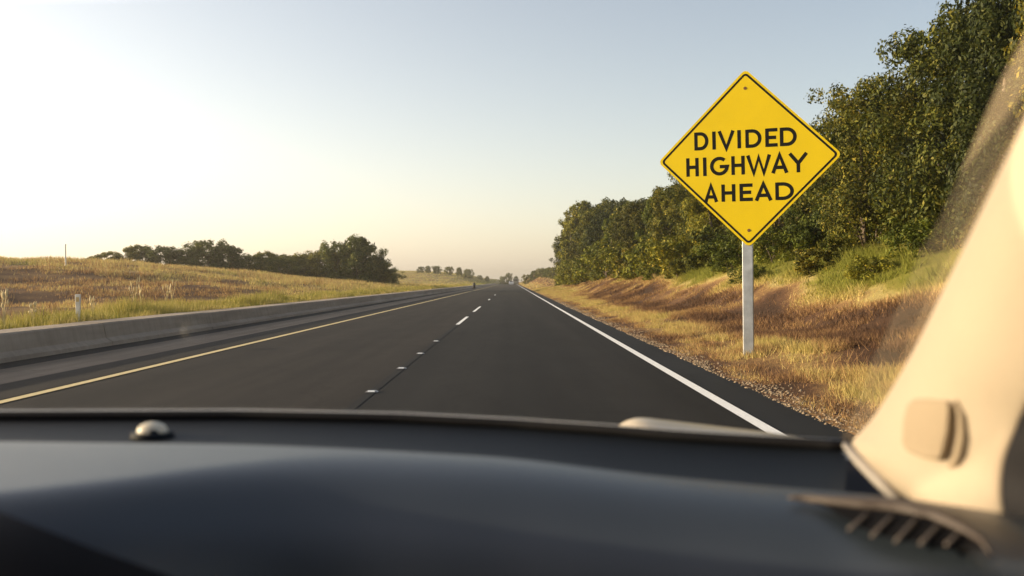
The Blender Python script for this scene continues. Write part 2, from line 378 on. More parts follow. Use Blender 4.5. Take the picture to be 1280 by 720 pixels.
for li,(lets,y0,y1) in enumerate(ROWS):
    mb=MB(); lay=0
    for ch,x0,x1 in lets:
        if ch!='I': x0-=2.5; x1+=2.5
        yy0=y0; yy1=y1
        for st in letter(ch,x0,x1,yy0,yy1):
            # mitred stroke outline: quads between offset points, each stroke at its own small height
            st=[p for q,p in enumerate(st) if q==0 or math.hypot(p[0]-st[q-1][0],p[1]-st[q-1][1])>.5]
            P=[Vector(px2s(*p)) for p in st]; hw=TH*PXM/2.881/2*1.05
            L=[];Rr=[]
            for k,p in enumerate(P):
                d0=(P[k]-P[k-1]).normalized() if k>0 else (P[1]-P[0]).normalized()
                d1=(P[k+1]-P[k]).normalized() if k<len(P)-1 else d0
                n0=Vector((-d0.y,d0.x)); n1=Vector((-d1.y,d1.x)); mm=(n0+n1)
                if mm.length<.2: mm=n0
                mm.normalize(); f=min(1/max(.35,mm.dot(n0)),2.2)
                L.append(p+mm*hw*f); Rr.append(p-mm*hw*f)
            lay+=1; yz=-.0006-.0002*(lay%6); n=len(P)
            V=[sp(q,yz) for q in L]+[sp(q,yz) for q in Rr]+[sp(q,.001) for q in L]+[sp(q,.001) for q in Rr]; Fc=[]
            for k in range(n-1): Fc+=[(k,k+1,n+k+1,n+k),(k,2*n+k,2*n+k+1,k+1),(n+k,n+k+1,3*n+k+1,3*n+k)]
            Fc+=[(0,n,3*n,2*n),(n-1,3*n-1,4*n-1,2*n-1)]
            mb.add(V,Fc)
    o=mb.build('lettering',M['black'],plate); o['label']=['row of black letters DIVIDED','row of black letters HIGHWAY','row of black letters AHEAD'][li]
M['rust']=plain('bolt_rusty',(.20,.10,.04),.55,metal=.6)
for bx_,bz_ in ((932.5,110.5),(937.5,288)):
    px_,pz_=(bx_-935)*PXM,(198-bz_)*PXM
    mb=MB(); ang=[2*math.pi*k/6 for k in range(6)]
    for r0,ya,yb_ in ((.026,-.0015,.001),(.017,-.008,-.001)):
        k=16 if r0>.02 else 6
        V=[(px_+r0*math.cos(2*math.pi*i/k),ya,zc+pz_+r0*math.sin(2*math.pi*i/k)) for i in range(k)]+[(px_+r0*math.cos(2*math.pi*i/k),yb_,zc+pz_+r0*math.sin(2*math.pi*i/k)) for i in range(k)]
        mb.add(V,[tuple(range(k)),tuple(range(2*k-1,k-1,-1))]+[(i,i+k,(i+1)%k+k,(i+1)%k) for i in range(k)])
    mb.build('bolt',M['rust'],plate)
# post: steel channel (hat section) from the ground to above the sign centre
pw=.165
sec=[(-pw/2,.0),(-pw/2+.012,-.0),(-pw/2+.016,.05),(pw/2-.016,.05),(pw/2-.012,0),(pw/2,0),(pw/2,.062),(-pw/2,.062)]
sec=[(-pw/2,0),(pw/2,0),(pw/2,.10),(-pw/2,.10)]
mb=MB(); n=4
lean=.028
V=[(x+lean,.026+y,-.25) for x,y in sec]+[(x-.02,.026+y,zc+half*.75) for x,y in sec]
mb.add(V,[(3,2,1,0),(4,5,6,7)]+[(i,(i+1)%n,(i+1)%n+n,i+n) for i in range(n)])
bevel(mb.build('post',M['steel'],sg),.012,3)

# ------------------------------------------------------------------ trees
def branch_set(rng,h,spread,nlimb):
    """trunk splitting into limbs; returns MB and limb tips"""
    mb=MB(); tips=[]
    def wander(p,d,L,r0,r1,n=5,lift=.15):
        pts=[Vector(p)]; d=Vector(d).normalized()
        for i in range(n):
            d=(d+Vector((rng.uniform(-.22,.22),rng.uniform(-.22,.22),rng.uniform(-.05,.1)+lift*.3))).normalized()
            pts.append(pts[-1]+d*(L/n))
        mb.tube(pts,[r0+(r1-r0)*i/n for i in range(n+1)],6); return pts,d
    for t in range(rng.choice([1,2,2])):
        a0=rng.uniform(0,6.28)
        trunk,_=wander((.15*math.cos(a0)*t,.15*math.sin(a0)*t,-.3),(math.cos(a0)*.22*(t+.3),math.sin(a0)*.22*(t+.3),1),h*.72,h*.022,h*.007,7)
        for i in range(nlimb):
            k=rng.randint(1,6); a=a0+i*2.4+rng.uniform(-.4,.4); el=rng.uniform(.35,1.0)
            L=spread*rng.uniform(.55,.95)*(1-.08*k)
            pts,d=wander(trunk[k],(math.cos(a),math.sin(a),el),L,h*.010*(1-k*.08),h*.003,4); tips.append(pts[-1]); 
            for j in range(2):
                q=pts[rng.randint(1,3)]; a2=a+rng.uniform(-1.2,1.2)
                p2,_=wander(q,(math.cos(a2),math.sin(a2),rng.uniform(.1,.9)),L*.5,h*.005,h*.002,3); tips.append(p2[-1])
    return mb,tips
def crown_arrays(rng,npr,h,w,nclump,nleaf,leaf,base=.08,shape='dome',tips=()):
    """leaf quads in clumps over an uneven crown volume"""
    C=[];Rd=[]
    for i in range(nclump):
        t=(i+.5)/nclump; z=base+(1-base)*t**.85
        env={'dome':math.sin(math.pi*min(1,(.20+.80*(1-z))))**.6 if z>.35 else .72+.28*z/.35,
             'spread':(max(.05,1-((z-.62)/.44)**2))**.5, 'col':(max(.04,1-((z-.42)/.60)**2))**.6}[shape]
        a=i*2.39996+rng.uniform(-.5,.5); rr=env*w/2*math.sqrt(rng.uniform(.12,1.0))*rng.uniform(.8,1.12)
        r=w*rng.uniform(.06,.14)*(1.15-.4*z)
        C.append((rr*math.cos(a),rr*math.sin(a),max(r*.5,z*h-r*.6))); Rd.append(r)
    for p in tips:
        if p.z<h and rng.random()<.7: C.append((p.x,p.y,p.z)); Rd.append(w*rng.uniform(.07,.12))
    # spiky sprigs on top outline
    for i in range(int(nclump*.6)):
        a=rng.uniform(0,6.28); rr=w*.32*math.sqrt(rng.random()); C.append((rr*math.cos(a),rr*math.sin(a),h*rng.uniform(.86,1.03)-rr*.5)); Rd.append(w*rng.uniform(.035,.07))
    C=np.array(C); Rd=np.array(Rd); wgt=Rd**2; wgt/=wgt.sum()
    ci=npr.choice(len(C),nleaf,p=wgt); d=npr.normal(size=(nleaf,3)); d/=np.linalg.norm(d,axis=1,keepdims=True)
    rad=Rd[ci]*(npr.uniform(.35,1.08,nleaf)**.6)
    # sprays: elongate outward with jitter
    P=C[ci]+d*rad[:,None]*np.array([1,1,.85]); P+=npr.normal(size=P.shape)*leaf*.5
    P[:,2]=np.maximum(P[:,2],.05)
    nrm=d*1.1+npr.normal(size=d.shape)*.55+np.array([0,0,.25]); nrm/=np.linalg.norm(nrm,axis=1,keepdims=True)
    a=np.cross(nrm,npr.normal(size=d.shape)); a/=np.linalg.norm(a,axis=1,keepdims=True); b=np.cross(nrm,a)
    s=leaf*npr.uniform(.6,1.35,nleaf)[:,None]
    q=np.stack([P-a*s*.75,P+b*s*.34+nrm*s*.08,P+a*s*.75,P-b*s*.34+nrm*s*.08],1).reshape(-1,3)
    return q,np.arange(nleaf*4).reshape(-1,4)
def plant(name,seed,h,w,nclump,nleaf,leaf,mat,shape='dome',base=.08,nlimb=7,wood=True):
    rng=random.Random(seed); npr=np.random.RandomState(seed)
    e=empty(name,(0,0,0)); tips=()
    if wood:
        mb,tips=branch_set(rng,h,w*.5,nlimb); mb.build('trunk' if 'tree' in name else 'stems',M['bark'],e,True)
    q,f=crown_arrays(rng,npr,h,w,nclump,nleaf,leaf,base,shape,tips)
    c=fast_mesh('crown' if 'tree' in name else 'foliage',q,f,mat); c.parent=e
    e['hh']=h
    return e
PROTO={}
PROTO['near']=[plant('leafy_tree',11+i,6.5,[5.2,4.8,5.6,4.6][i],[92,80,100,78][i],36000,.095,[M['leaf'],M['leaf_bright'],M['leaf'],M['leaf_dark']][i],['dome','col','dome','dome'][i],.04) for i in range(4)]
PROTO['mid']=[plant('leafy_tree',31+i,7.5,[5.4,4.6,5.8][i],[72,64,78][i],19000,.15,[M['leaf'],M['leaf_bright'],M['leaf_dark']][i],['dome','col','spread'][i],.03,5) for i in range(3)]
PROTO['far']=[plant('round_tree',51+i,6.0,[7.5,6.0,8.5][i],[48,40,54][i],9000,.22,M['leaf_far'],['dome','col','dome'][i],.05,4) for i in range(3)]
PROTO['bush']=[plant('shrub',71+i,1.6,[2.3,1.9,2.6][i],[20,16,24][i],3600,.085,[M['leaf_bright'],M['leaf'],M['leaf_bright']][i],'dome',.02,3) for i in range(3)]
used=set()
def put(kind,i,x,y,h,label,cat,group,rz,ws=1.0,sink=.05):
    p=PROTO[kind][i%len(PROTO[kind])]
    if (kind,i%len(PROTO[kind])) in used: o=copy_tree(p)
    else: used.add((kind,i%len(PROTO[kind]))); o=p
    s=h/p['hh']; o.location=(x,y,H(x,y)-sink); o.scale=(s*ws,s*ws,s); o.rotation_euler=(0,0,rz)
    tag(o,label,cat,group); return o
TOP=[(640,350),(672,345),(684,318),(692,300),(700,281),(718,266),(740,252),(770,243),(800,240),(840,228),(870,215),(900,197),(950,180),(1000,158),(1030,138),(1060,120),(1100,100),(1140,96),(1172,90),(1188,45),(1215,18),(1240,-10),(1290,-60),(1500,-120)]
def hfor(x,y,adj=0): return max(1.5,EYE-(lerp(CX+x/y*F,TOP)+adj-HY)/F*y-H(x,y))
rg=random.Random(3)
GRP='trees along the right embankment'
front=[(10.6,15.2,0),(10.4,18.4,3),(10.9,21.6,0),(10.2,24.8,2),(10.6,28.6,1),(10.1,32.5,0),(10.4,37,3),(10.0,42,1),(10.3,47.5,0)]
FL={0:'leafy tree right beside the cream windscreen pillar, tallest toward the top right corner',1:'dark tall tree rising highest above the pillar at the top right',2:'olive tree with a ragged crown just left of the tall dark one',
3:'broad olive tree right of the sign with pale bare stems showing at its foot',4:'bright green narrow tree touching the right corner of the yellow sign',5:'olive tree directly behind the right half of the yellow sign'}
for k,(x,y,i) in enumerate(front):
    lab=FL.get(k,'olive green tree on the embankment hidden mostly behind the yellow sign')
    put('near',i,x,y,hfor(x,y,rg.uniform(-12,26))*1.02,lab,'tree',GRP,rg.uniform(0,6.3),rg.uniform(.78,1.0))
back=[(14.2,17),(14.5,21),(14.4,25.5),(14.2,30.5),(14.6,36),(14,42.5),(14,50)]
for k,(x,y) in enumerate(back):
    put('near',k+1,x,y,hfor(x,y,rg.uniform(4,30)),'tree in the second row behind the embankment trees right of the sign','tree','second row of embankment trees',rg.uniform(0,6.3),1.1)
mid=[(9.6,53,0),(9.9,59,1),(9.4,66,2),(9.7,73,0),(9.2,80,1),(9.6,88,2),(9.3,97,0),(9.3,107,2),(9.2,118,1),(9.2,130,0),(9.4,143,2)]
ML={9:'bright leafy tree near the left end of the right-hand tree row',10:'last tree at the left end of the right-hand row, nearest the far road',6:'broad dark green tree left of centre in the row, below the skyline step',
8:'narrow yellow green tree third from the left end of the row'}
for k,(x,y,i) in enumerate(mid):
    put('mid',i,x,y,hfor(x,y,rg.uniform(-10,26)+{9:16,10:30}.get(k,0))*1.02,ML.get(k,'dense olive tree in the row left of the yellow sign'),'tree',GRP if k not in(0,1,2,3,4,5,7) else 'trees left of the sign on the embankment',rg.uniform(0,6.3),rg.uniform(.78,.98))
for k,(x,y) in enumerate([(13.5,58),(13.8,67),(13.2,77),(13.6,88),(12.8,101),(12.8,117),(12.6,132)]):
    put('mid',k+1,x,y,hfor(x,y,rg.uniform(0,16)),'taller tree showing behind the row left of the yellow sign','tree','back trees left of the sign',rg.uniform(0,6.3),1.1)
bl=[(8.9,19.5,.9),(8.6,24,.8),(8.8,29.5,1.3),(8.5,34,1.6),(8.7,40,1.9),(8.3,46,2.0),(8.4,52,2.4),(8.1,58,2.2),(8.2,66,2.6),(8.0,75,3.4),(7.8,86,2.6),(7.7,99,3.0),(7.8,112,3.2),(7.9,126,3.4)]
for k,(x,y,h) in enumerate(bl):
    put('bush',k,x,y,h,'green bush at the foot of the trees right of the sign post' if y<34 else 'light green bush at the foot of the tree row left of the sign','bush','bushes right of the sign post' if y<34 else 'bushes at the foot of the tree row',rg.uniform(0,6.3),1.15)
for k,(x,y,h,l) in enumerate([(7.9,19.5,.55,'low bright green bush on the slope beside the pillar, nearest the camera'),(8.0,23.5,.7,'round bright green bush halfway up the slope between post and pillar'),(7.4,27.5,.6,'small green bush low on the slope right of the post'),
     (8.1,33,.75,'green bush on the upper slope just right of the post'),(7.7,41,.9,'green bush on the upper slope just left of the post'),(7.9,49,.9,'small green bush on the slope well left of the post')]):
    put('bush',k,x,y,h,l,'bush','low green bushes on the slope',rg.uniform(0,6.3),1.5)
# left tree line
LT=[(118,322,112,1),(140,314,112,0),(172,306,114,1),(203,307,114,0),(232,311,115,2),(258,300,116,0),(285,306,118,1),(305,317,120,2),(333,314,121,1),(349,321,119,2),(356,318,122,0),(378,317,124,1),(403,312,123,2),(422,302,121,0),(446,294,120,1),(460,308,123,0),(470,322,124,1),(481,334,126,2)]
LL={0:'lowest bushy tree at the left end of the left tree line, on the hill crest',5:'tall rounded tree standing highest in the left half of the left tree line',14:'tallest dark tree at the right end of the left tree line',17:'smallest tree ending the left tree line beside the far hill'}
for k,(px,py,y,i) in enumerate(LT):
    x=(px-CX)/F*y; z=EYE-(py-HY)/F*y; h=max(2,z-H(x,y))
    put('far',i,x,y,h,LL.get(k,'dark rounded tree in the dense line behind the golden left field'),'tree','trees of the left tree line',rg.uniform(0,6.3),min(1.5,5.6/h*1.0) if h<5 else .95)
# far trees
FT=[(526,333,330,'small dark tree on the far hill, leftmost of its clump'),(535,332,332,'small dark tree on the far hill, second of the left clump'),(545,332,334,'small dark tree closing the left clump on the far hill'),
(561,333,340,'small dark tree starting the right clump on the far hill'),(574,334,344,'rounded dark tree in the middle of the right clump on the far hill'),(585,336,348,'low dark tree at the right end of the far hill clump'),
(600,344,420,'low distant bush on the horizon left of the road'),(609,345,430,'low distant bush next to the road horizon, paler'),(629,345,440,'distant small bush on the horizon left of the white car'),(636,341,440,'distant tree standing just left of the road end'),
(645,345,450,'distant dark tree right above the far grey vehicle')]
for k,(px,py,y,lab) in enumerate(FT):
    x=(px-CX)/F*y; z=EYE-(py-HY)/F*y; h=max(2.2,z-H(x,y)); put('far',k,x,y,h,lab,'tree','distant trees on the horizon',rg.uniform(0,6.3),min(1.0,3.2/h) if h<5.5 else .55)
FR=[(660,343,300),(668,338,285),(677,335,270),(686,334,250),(694,333,235)]
for k,(px,py,y) in enumerate(FR):
    x=(px-CX)/F*y; z=EYE-(py-HY)/F*y; h=max(2,z-H(x,y)); put('far',k,x,y,h,['leftmost low dark tree of the far clump above the pale bank','second dark tree of the far clump above the pale bank','third dark tree of the far clump above the pale bank','fourth dark tree of the far clump above the pale bank','dark far tree half hidden by the right tree row'][k],'tree','far trees above the pale right bank',rg.uniform(0,6.3),1.1)

# ------------------------------------------------------------------ grasses and brush
def blades(name,n,xr,yr,hfun,wid,seed,dens=None,lean=.35):
    r=np.random.RandomState(seed); t=r.random(n); y=yr[0]*(yr[1]/yr[0])**t if yr[0]>0 else yr[0]+(yr[1]-yr[0])*t
    x=r.uniform(xr[0],xr[1],n)
    if dens is not None:
        keep=r.random(n)<dens(x,y); x=x[keep]; y=y[keep]
    # clump
    n=len(x); z=height(x,y); h=hfun(x,y)*r.uniform(.45,1.25,n); w=wid*(1+y/35)*r.uniform(.6,1.4,n)
    a=r.uniform(0,6.283,n); l=r.normal(size=(n,2))*lean*h[:,None]
    dx=np.cos(a)*w/2; dy=np.sin(a)*w/2
    V=np.stack([np.stack([x-dx,y-dy,z-.03],1),np.stack([x+dx,y+dy,z-.03],1),np.stack([x+l[:,0],y+l[:,1],z+h],1)],1).reshape(-1,3)
    o=fast_mesh(name,V,np.arange(n*3).reshape(-1,3),M['blade'])
    tn=tone(x,y)+r.normal(size=n)*.05
    at_=o.data.attributes.new('tone','FLOAT','POINT'); at_.data.foreach_set('value',np.repeat(tn,3).astype(np.float32))
    return o
def patchy(x,y,s=1.0,k=.5): return np.clip(k+bumps(x*3*s,y*3*s)*7+bumps(x*9*s,y*7*s)*6,0.03,1)
tag(blades('verge_grass',260000,(3.0,5.8),(7,150),lambda x,y:np.interp(x,[3,3.3,3.8,4.8,5.6],[.04,.06,.12,.16,.10]),.010,1,lambda x,y:patchy(x,y,1.2,.6)*np.interp(x,[3.0,3.3,3.9],[.35,.55,1]),.6),'short straw coloured grass along the right shoulder edge','grass',kind='stuff')
tag(blades('bank_brush',260000,(5.0,12),(9,150),lambda x,y:np.interp(x,[5,6.5,8,9.5,12],[.08,.10,.20,.28,.3])*(1+.8*bumps(x*4,y*4)*3).clip(.4,2.2),.014,2,lambda x,y:patchy(x,y,1,.5),.6),'dry brown and green brush covering the right embankment','brush',kind='stuff')
tag(blades('kerb_grass',90000,(-11.8,-9.08),(12,200),lambda x,y:np.interp(-x,[8.9,9.3,10.5,12],[.12,.25,.34,.2])*(1+1.0*bumps(x*5,y*3)*3).clip(.5,2.4),.012,3,lambda x,y:patchy(x,y,1,.75),.25),'yellow green grass along the back of the kerb wall','grass',kind='stuff')
tag(blades('field_grass',260000,(-62,-11),(18,150),lambda x,y:.16+.22*S(y,40,80)*(1+1.2*bumps(x*1.3,y*1.3)*3).clip(.3,2.5),.02,4,lambda x,y:np.where(x<-.62*y-2,0,1)*patchy(x,y,.6,.6),.35),'dry golden grass over the left hillside','grass',kind='stuff')
tag(blades('far_grass',60000,(-90,60),(160,520),lambda x,y:.35+0*x,.02,6,lambda x,y:np.where((x>-9.2)&(x<3.2),0,1),.35),'distant dry grass on the far hills','grass',kind='stuff')
# loose stones along the asphalt edge
r=np.random.RandomState(8); n=4200; y=7*(60/7)**r.random(n); x=2.86+np.abs(r.normal(size=n))*.20; k_=(r.random(n)<.35+.65*(blotch(x*3,y*1.4)>.05)); x=x[k_]; y=y[k_]; n=len(x); z=np.where(x<2.93,.002,height(x,y)); q=r.uniform(.006,.022,n)*(1+y/40)
D=np.array([[1,0,0],[0,1,0],[-1,0,0],[0,-1,0],[0,0,.7],[0,0,-.5]]); V=(np.stack([x,y,z],1)[:,None,:]+(D[None]*r.uniform(.6,1.3,(n,6,1)))*q[:,None,None]).reshape(-1,3)
T=np.array([[0,1,4],[1,2,4],[2,3,4],[3,0,4],[1,0,5],[2,1,5],[3,2,5],[0,3,5]]); Fc=(np.arange(n)[:,None,None]*6+T[None]).reshape(-1,3)
tag(fast_mesh('gravel',V,Fc,plain('gravel_tan',(.20,.15,.10),.9,var=.5,vscale=14)),'loose tan gravel along the right asphalt edge','gravel',kind='stuff')
# tall seed-head weeds behind the kerb
def weed(x,y,h,label,seed):
    rng=random.Random(seed); mb=MB()
    e=empty('tall_weed',(x,y,H(x,y)),0,label,'weed','tall weeds behind the kerb wall')
    heads=MB()
    for i in range(7):
        a=rng.uniform(0,6.28); l=rng.uniform(.03,.16)*h; hh=h*rng.uniform(.6,1)
        top=Vector((math.cos(a)*l,math.sin(a)*l,hh)); mid_=Vector((math.cos(a)*l*.3,math.sin(a)*l*.3,hh*.55))
        mb.tube([(rng.uniform(-.03,.03),rng.uniform(-.03,.03),-.05),mid_,top],[.008,.006,.004],5)
        heads.tube([top-Vector((0,0,hh*.06)),top+Vector((0,0,hh*.04)),top+Vector((math.cos(a)*.02,0,hh*.18))],[.008,.022,.004],6)
    mb.add(heads.v,heads.f); mb.build('stems',M['straw'],e)
M['straw']=plain('dry_straw',(.62,.50,.28),.8,var=.25)
for k,(px,y,h,lab) in enumerate([(168,27,.95,'tallest pale weed behind the kerb wall, right of the white marker post'),(176,27.5,.7,'shorter pale weed just right of the tallest one behind the kerb wall'),(116,22,.55,'small weed right beside the white marker post'),
     (208,31,.75,'thin pale weed in the kerb grass, farther right'),(215,32,.85,'thin pale weed in the kerb grass, farthest right'),(4,17.5,.7,'pale weed behind the kerb wall at the left edge'),(40,19,.5,'low pale weed left of the white marker post')]):
    x=(px-CX)/F*y; x=min(x,-9.4); weed(x,y,h,lab,100+k)

# marker posts
M['wpost']=plain('post_white_paint',(.72,.68,.6),.6,var=.2,vscale=3); M['dark']=plain('dark_rubber',(.02,.018,.016),.7)
x=(97.5-CX)/F*19.4; mp=empty('marker_post',(x,19.4,H(x,19.4)),0,'short white marker post behind the kerb wall on the left','marker post')
mb=MB(); V=[]
for z,w,d in ((-.2,.035,.02),(.42,.048,.022),(.6,.058,.024),(.66,.058,.024)): V+=[(-w,-d,z),(w,-d,z),(w,d,z),(-w,d,z)]
mb.add(V,[(3,2,1,0),(12,13,14,15)]+[(4*j+i,4*j+(i+1)%4,4*j+4+(i+1)%4,4*j+4+i) for j in range(3) for i in range(4)]); bevel(mb.build('post_body',M['wpost'],mp),.008)
mesh_obj('reflector',[(-.035,-.0275,.50),(.035,-.0275,.50),(.035,-.0275,.60),(-.035,-.0275,.60)],[(0,1,2,3)],plain('amber_reflector',(.55,.38,.16),.3),mp)
y=62; x=(82-CX)/F*y; z0=H(x,y); zt=EYE-(306-HY)/F*y
e=empty('utility_pole',(x,y,z0),0,'thin grey pole standing on the crest of the golden hill','pole')
MB().tube([(0,0,-.3),(0,0,zt-z0)],[.06,.045],10).build('shaft',M['wpost'],e,False)
MB().tube([(0,0,zt-z0-.02),(0,0,zt-z0+.06)],[.06,.035],10).build('cap',M['steel'],e)
y=160; x=(592.5-CX)/F*y
e=empty('channelizer_post',(x,y,0),0,'small dark post standing on the far left shoulder','post')
MB().tube([(0,0,0),(0,0,.06),(0,0,.10)],[.42,.40,.26],12).build('base',M['dark'],e)
MB().tube([(0,0,.10),(0,0,.7),(0,0,1.05),(0,0,1.15)],[.24,.26,.22,.1],12).build('shaft',M['dark'],e,True)

# far vehicles
M['carwhite']=plain('car_paint_white',(.78,.77,.74),.3,coat=.5); M['vangrey']=plain('van_paint_grey',(.22,.22,.18),.45); M['vglass']=plain('dark_glass',(.03,.035,.04),.08,spec=.8)
M['red']=plain('tail_red',(.45,.03,.02),.3)
def vehicle(x,y,w,h,L,mat,label,name,cat,boxy):
    e=empty(name,(x,y,.01),0,label,cat)
    if boxy: prof_=[(0,.35),(0,h),(L*.82,h),(L*.84,h*.72),(L,h*.62),(L,.35)]
    else: prof_=[(0,.3),(0,.75),(.15,.95),(.75,h),(L*.62,h),(L*.76,.95),(L,.8),(L,.3)]
    n=len(prof_); V=[]
    for sx_,ins in ((-1,0),(1,0)):
        for (py_,pz_) in prof_: V.append((sx_*(w/2-(.16 if (pz_>1.0 and not boxy) else 0)),py_,pz_))
    Fc=[tuple(range(n-1,-1,-1)),tuple(range(n,2*n))]+[(i,(i+1)%n,(i+1)%n+n,i+n) for i in range(n)]
    bevel(mesh_obj('body',V,Fc,mat,e),.06,3)
    if boxy: mesh_obj('rear_window',[(-w*.3,-.012,h*.6),(w*.3,-.012,h*.6),(w*.3,-.012,h*.85),(-w*.3,-.012,h*.85)],[(0,1,2,3)],M['vglass'],e)
    else: mesh_obj('rear_window',[(-w*.36,.20,.99),(w*.36,.20,.99),(w*.32,.68,h-.04),(-w*.32,.68,h-.04)],[(0,1,2,3)],M['vglass'],e)
    for s in(-1,1):
        MB().box((s*(w/2-.14),-.01,.72 if not boxy else .9),(.2,.05,.14)).build('tail_light',M['red'],e)
        for yy_ in (L*.18,L*.82): MB().tube([(s*(w/2-.22),yy_,.33),(s*(w/2+.01),yy_,.33)],[.33,.33],14).build('wheel',M['dark'],e)
vehicle((639-CX)/F*330,330,1.85,1.5,4.4,M['carwhite'],'tiny white car far ahead near the end of the road','distant_car','car',False)
vehicle((644.7-CX)/F*365,365,2.3,2.6,6.5,M['vangrey'],'tiny grey green van far ahead right of the white car','distant_van','van',True)

# ------------------------------------------------------------------ the car we sit in
CZ=0
car=empty('car',(-.3,.4,0),0,'dark dashboard, cream pillar and windscreen of the car the view is from','car')
OX=Vector((.3,-.4,0))
def cp(v): return Vector(v)+OX
def interior(name,col,rough,spec=.5,bump=.15,bs=900,coat=0):
    return plain(name,col,rough,spec=spec,bump=bump,bscale=bs,var=.06,vscale=3,coat=coat)
M['dash']=interior('dash_soft_navy',(.015,.021,.029),.32,1.0)
M['tan']=interior('hood_slate',(.13,.105,.075),.33,1.0)
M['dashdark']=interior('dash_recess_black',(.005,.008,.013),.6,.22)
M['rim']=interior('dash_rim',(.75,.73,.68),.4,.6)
M['cream']=interior('pillar_cream',(.41,.345,.26),.72,.25,.25,500)
M['creamdark']=interior('cover_cream',(.32,.255,.175),.7,.25,.25,500)
M['trimgrey']=interior('trim_grey',(.30,.27,.24),.6)
M['black_i']=interior('cabin_black',(.008,.008,.010),.7,.2)
M['slat']=interior('vent_slat_grey',(.09,.075,.066),.5,.4)
M['vent']=interior('vent_black',(.004,.004,.005),.8,.1)
M['lip']=interior('vent_lip_brown',(.045,.034,.028),.55,.4)
EDGET=[(-400,546),(0,549.5),(200,552),(300,554),(370,557),(430,560),(500,564),(640,572),(812,594),(1000,611),(1060,616),(1140,624),(1260,642),(1500,690)]
EDGED=[(-400,1.06),(0,1.06),(300,1.05),(640,1.0),(812,.95),(1000,.885),(1140,.82),(1260,.77),(1500,.68)]
RIMT=[(-400,518),(0,513),(300,512),(500,516),(640,523),(760,531),(850,538.5),(960,545),(1040,549.5),(1062,551)]
RIMD=[(-400,1.30),(0,1.30),(300,1.30),(500,1.27),(640,1.23),(850,1.14),(1040,1.075),(1062,1.06)]
cols=[-400,-300,-200,-120,-60,0,50,100,150,200,250,300,350,400,450,500,570,640,720,812,900,960,1000,1060,1140,1200,1260,1330,1420,1500]
# main pad: rolls away toward the cabin; instrument hood cut on the left
rows=[]
OFF=[(-.012,.022),(-.006,.006),(0,.0),(.015,.0005),(.035,.0025),(.06,.0075),(.085,.0165),(.11,.031),(.132,.050),(.152,.077),(.168,.110),(.18,.15),(.19,.22),(.195,.4)]
FLAT=[(-400,.34),(0,.285),(60,.272),(120,.25),(200,.20),(260,.155),(320,.10),(370,.058),(420,.03),(480,.014),(1500,.010)]
def pad_curve(c):
    """profile of the pad at column c: flat top of length b, then the roll toward the cabin"""
    P0=at(c,lerp(c,EDGET),lerp(c,EDGED)); b=lerp(c,FLAT); m=min(1,b/.25); out=[]
    for dd,dz in OFF[:3]: out.append((P0.x,P0.y-dd,P0.z-dz))
    for u in (.25,.5,.75,1): out.append((P0.x,P0.y-b*u,P0.z-.003*m*u*u))
    for dd,dz in OFF[3:]: out.append((P0.x,P0.y-b-dd*(1-.35*m),P0.z-.003*m-dz*(1+.25*m)))
    return [Vector(q) for q in out]
def pad_at(c,py,toward=0):
    """point of the pad surface seen at column c and height py"""
    L=pad_curve(c)
    for k in range(2,len(L)-1):
        for u in np.linspace(0,1,12):
            p=L[k].lerp(L[k+1],u); q=HY-(p.z-EYE)/p.y*F
            if q>=py:
                x=(c-CX)/F*p.y; v=Vector((x,p.y,p.z)); return v+(Vector((0,0,EYE))-v).normalized()*toward
    return v if False else L[-1]
CV=[pad_curve(c) for c in cols]
rows=[[cp(L[k]) for L in CV] for k in range(len(CV[0]))]
pad=grid('dashboard',rows,M['dash'],car,.0,True,2)
# black binnacle opening below it at the far left
BB=[(-400,560),(-100,600),(0,640),(60,664),(120,686),(180,708),(240,728),(300,748)]
rows=[]
for t in (0,.1,.3,.6,1):
    rows.append([cp(pad_at(c,lerp(c,BB)+t*150,.010+.006*math.sin(math.pi*min(1,t+.1)))) for c in (-400,-250,-100,-50,0,40,80,120,160,200,240,280)])
grid('instrument_shroud',rows,M['black_i'],pad,0,True,1)
# recess between pad and windscreen
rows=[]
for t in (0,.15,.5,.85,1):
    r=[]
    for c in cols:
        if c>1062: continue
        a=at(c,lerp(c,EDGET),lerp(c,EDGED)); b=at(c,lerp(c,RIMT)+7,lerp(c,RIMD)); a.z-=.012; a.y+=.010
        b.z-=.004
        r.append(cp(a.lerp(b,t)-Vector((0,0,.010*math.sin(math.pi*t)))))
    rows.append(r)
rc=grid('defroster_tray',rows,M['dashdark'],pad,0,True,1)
# rim: light bead with black gasket under it
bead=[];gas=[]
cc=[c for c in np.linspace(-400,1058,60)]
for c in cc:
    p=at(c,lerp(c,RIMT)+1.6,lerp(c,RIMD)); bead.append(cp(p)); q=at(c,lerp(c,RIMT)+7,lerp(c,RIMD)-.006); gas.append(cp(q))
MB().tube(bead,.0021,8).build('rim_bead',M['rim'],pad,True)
MB().tube(gas,.007,8).build('gasket',M['black_i'],pad,True)
# sun sensor dome
sd=at(190,541,1.19)
def dome(cx,cy,cz,ra,rb,hh):
    return [[cp((cx+ra*math.cos(t)*math.cos(a),cy+rb*math.cos(t)*math.sin(a),cz+hh*math.sin(t)**.8)) for a in np.linspace(0,2*math.pi,25)] for t in np.linspace(0,math.pi/2,9)]
ss=grid('sun_sensor',dome(sd.x,sd.y,sd.z-.001,.0205,.016,.0155),plain('sensor_cream',(.62,.56,.44),.4,spec=.5),pad,0,True)
grid('sensor_window',dome(sd.x+.0055,sd.y-.0105,sd.z-.002,.0085,.008,.0088),M['dashdark'],pad,0,True)
MB().tube([cp((sd.x,sd.y,sd.z-.006)),cp((sd.x,sd.y,sd.z+.001))],[.028,.0265],24).build('sensor_base',M['dashdark'],pad,True)
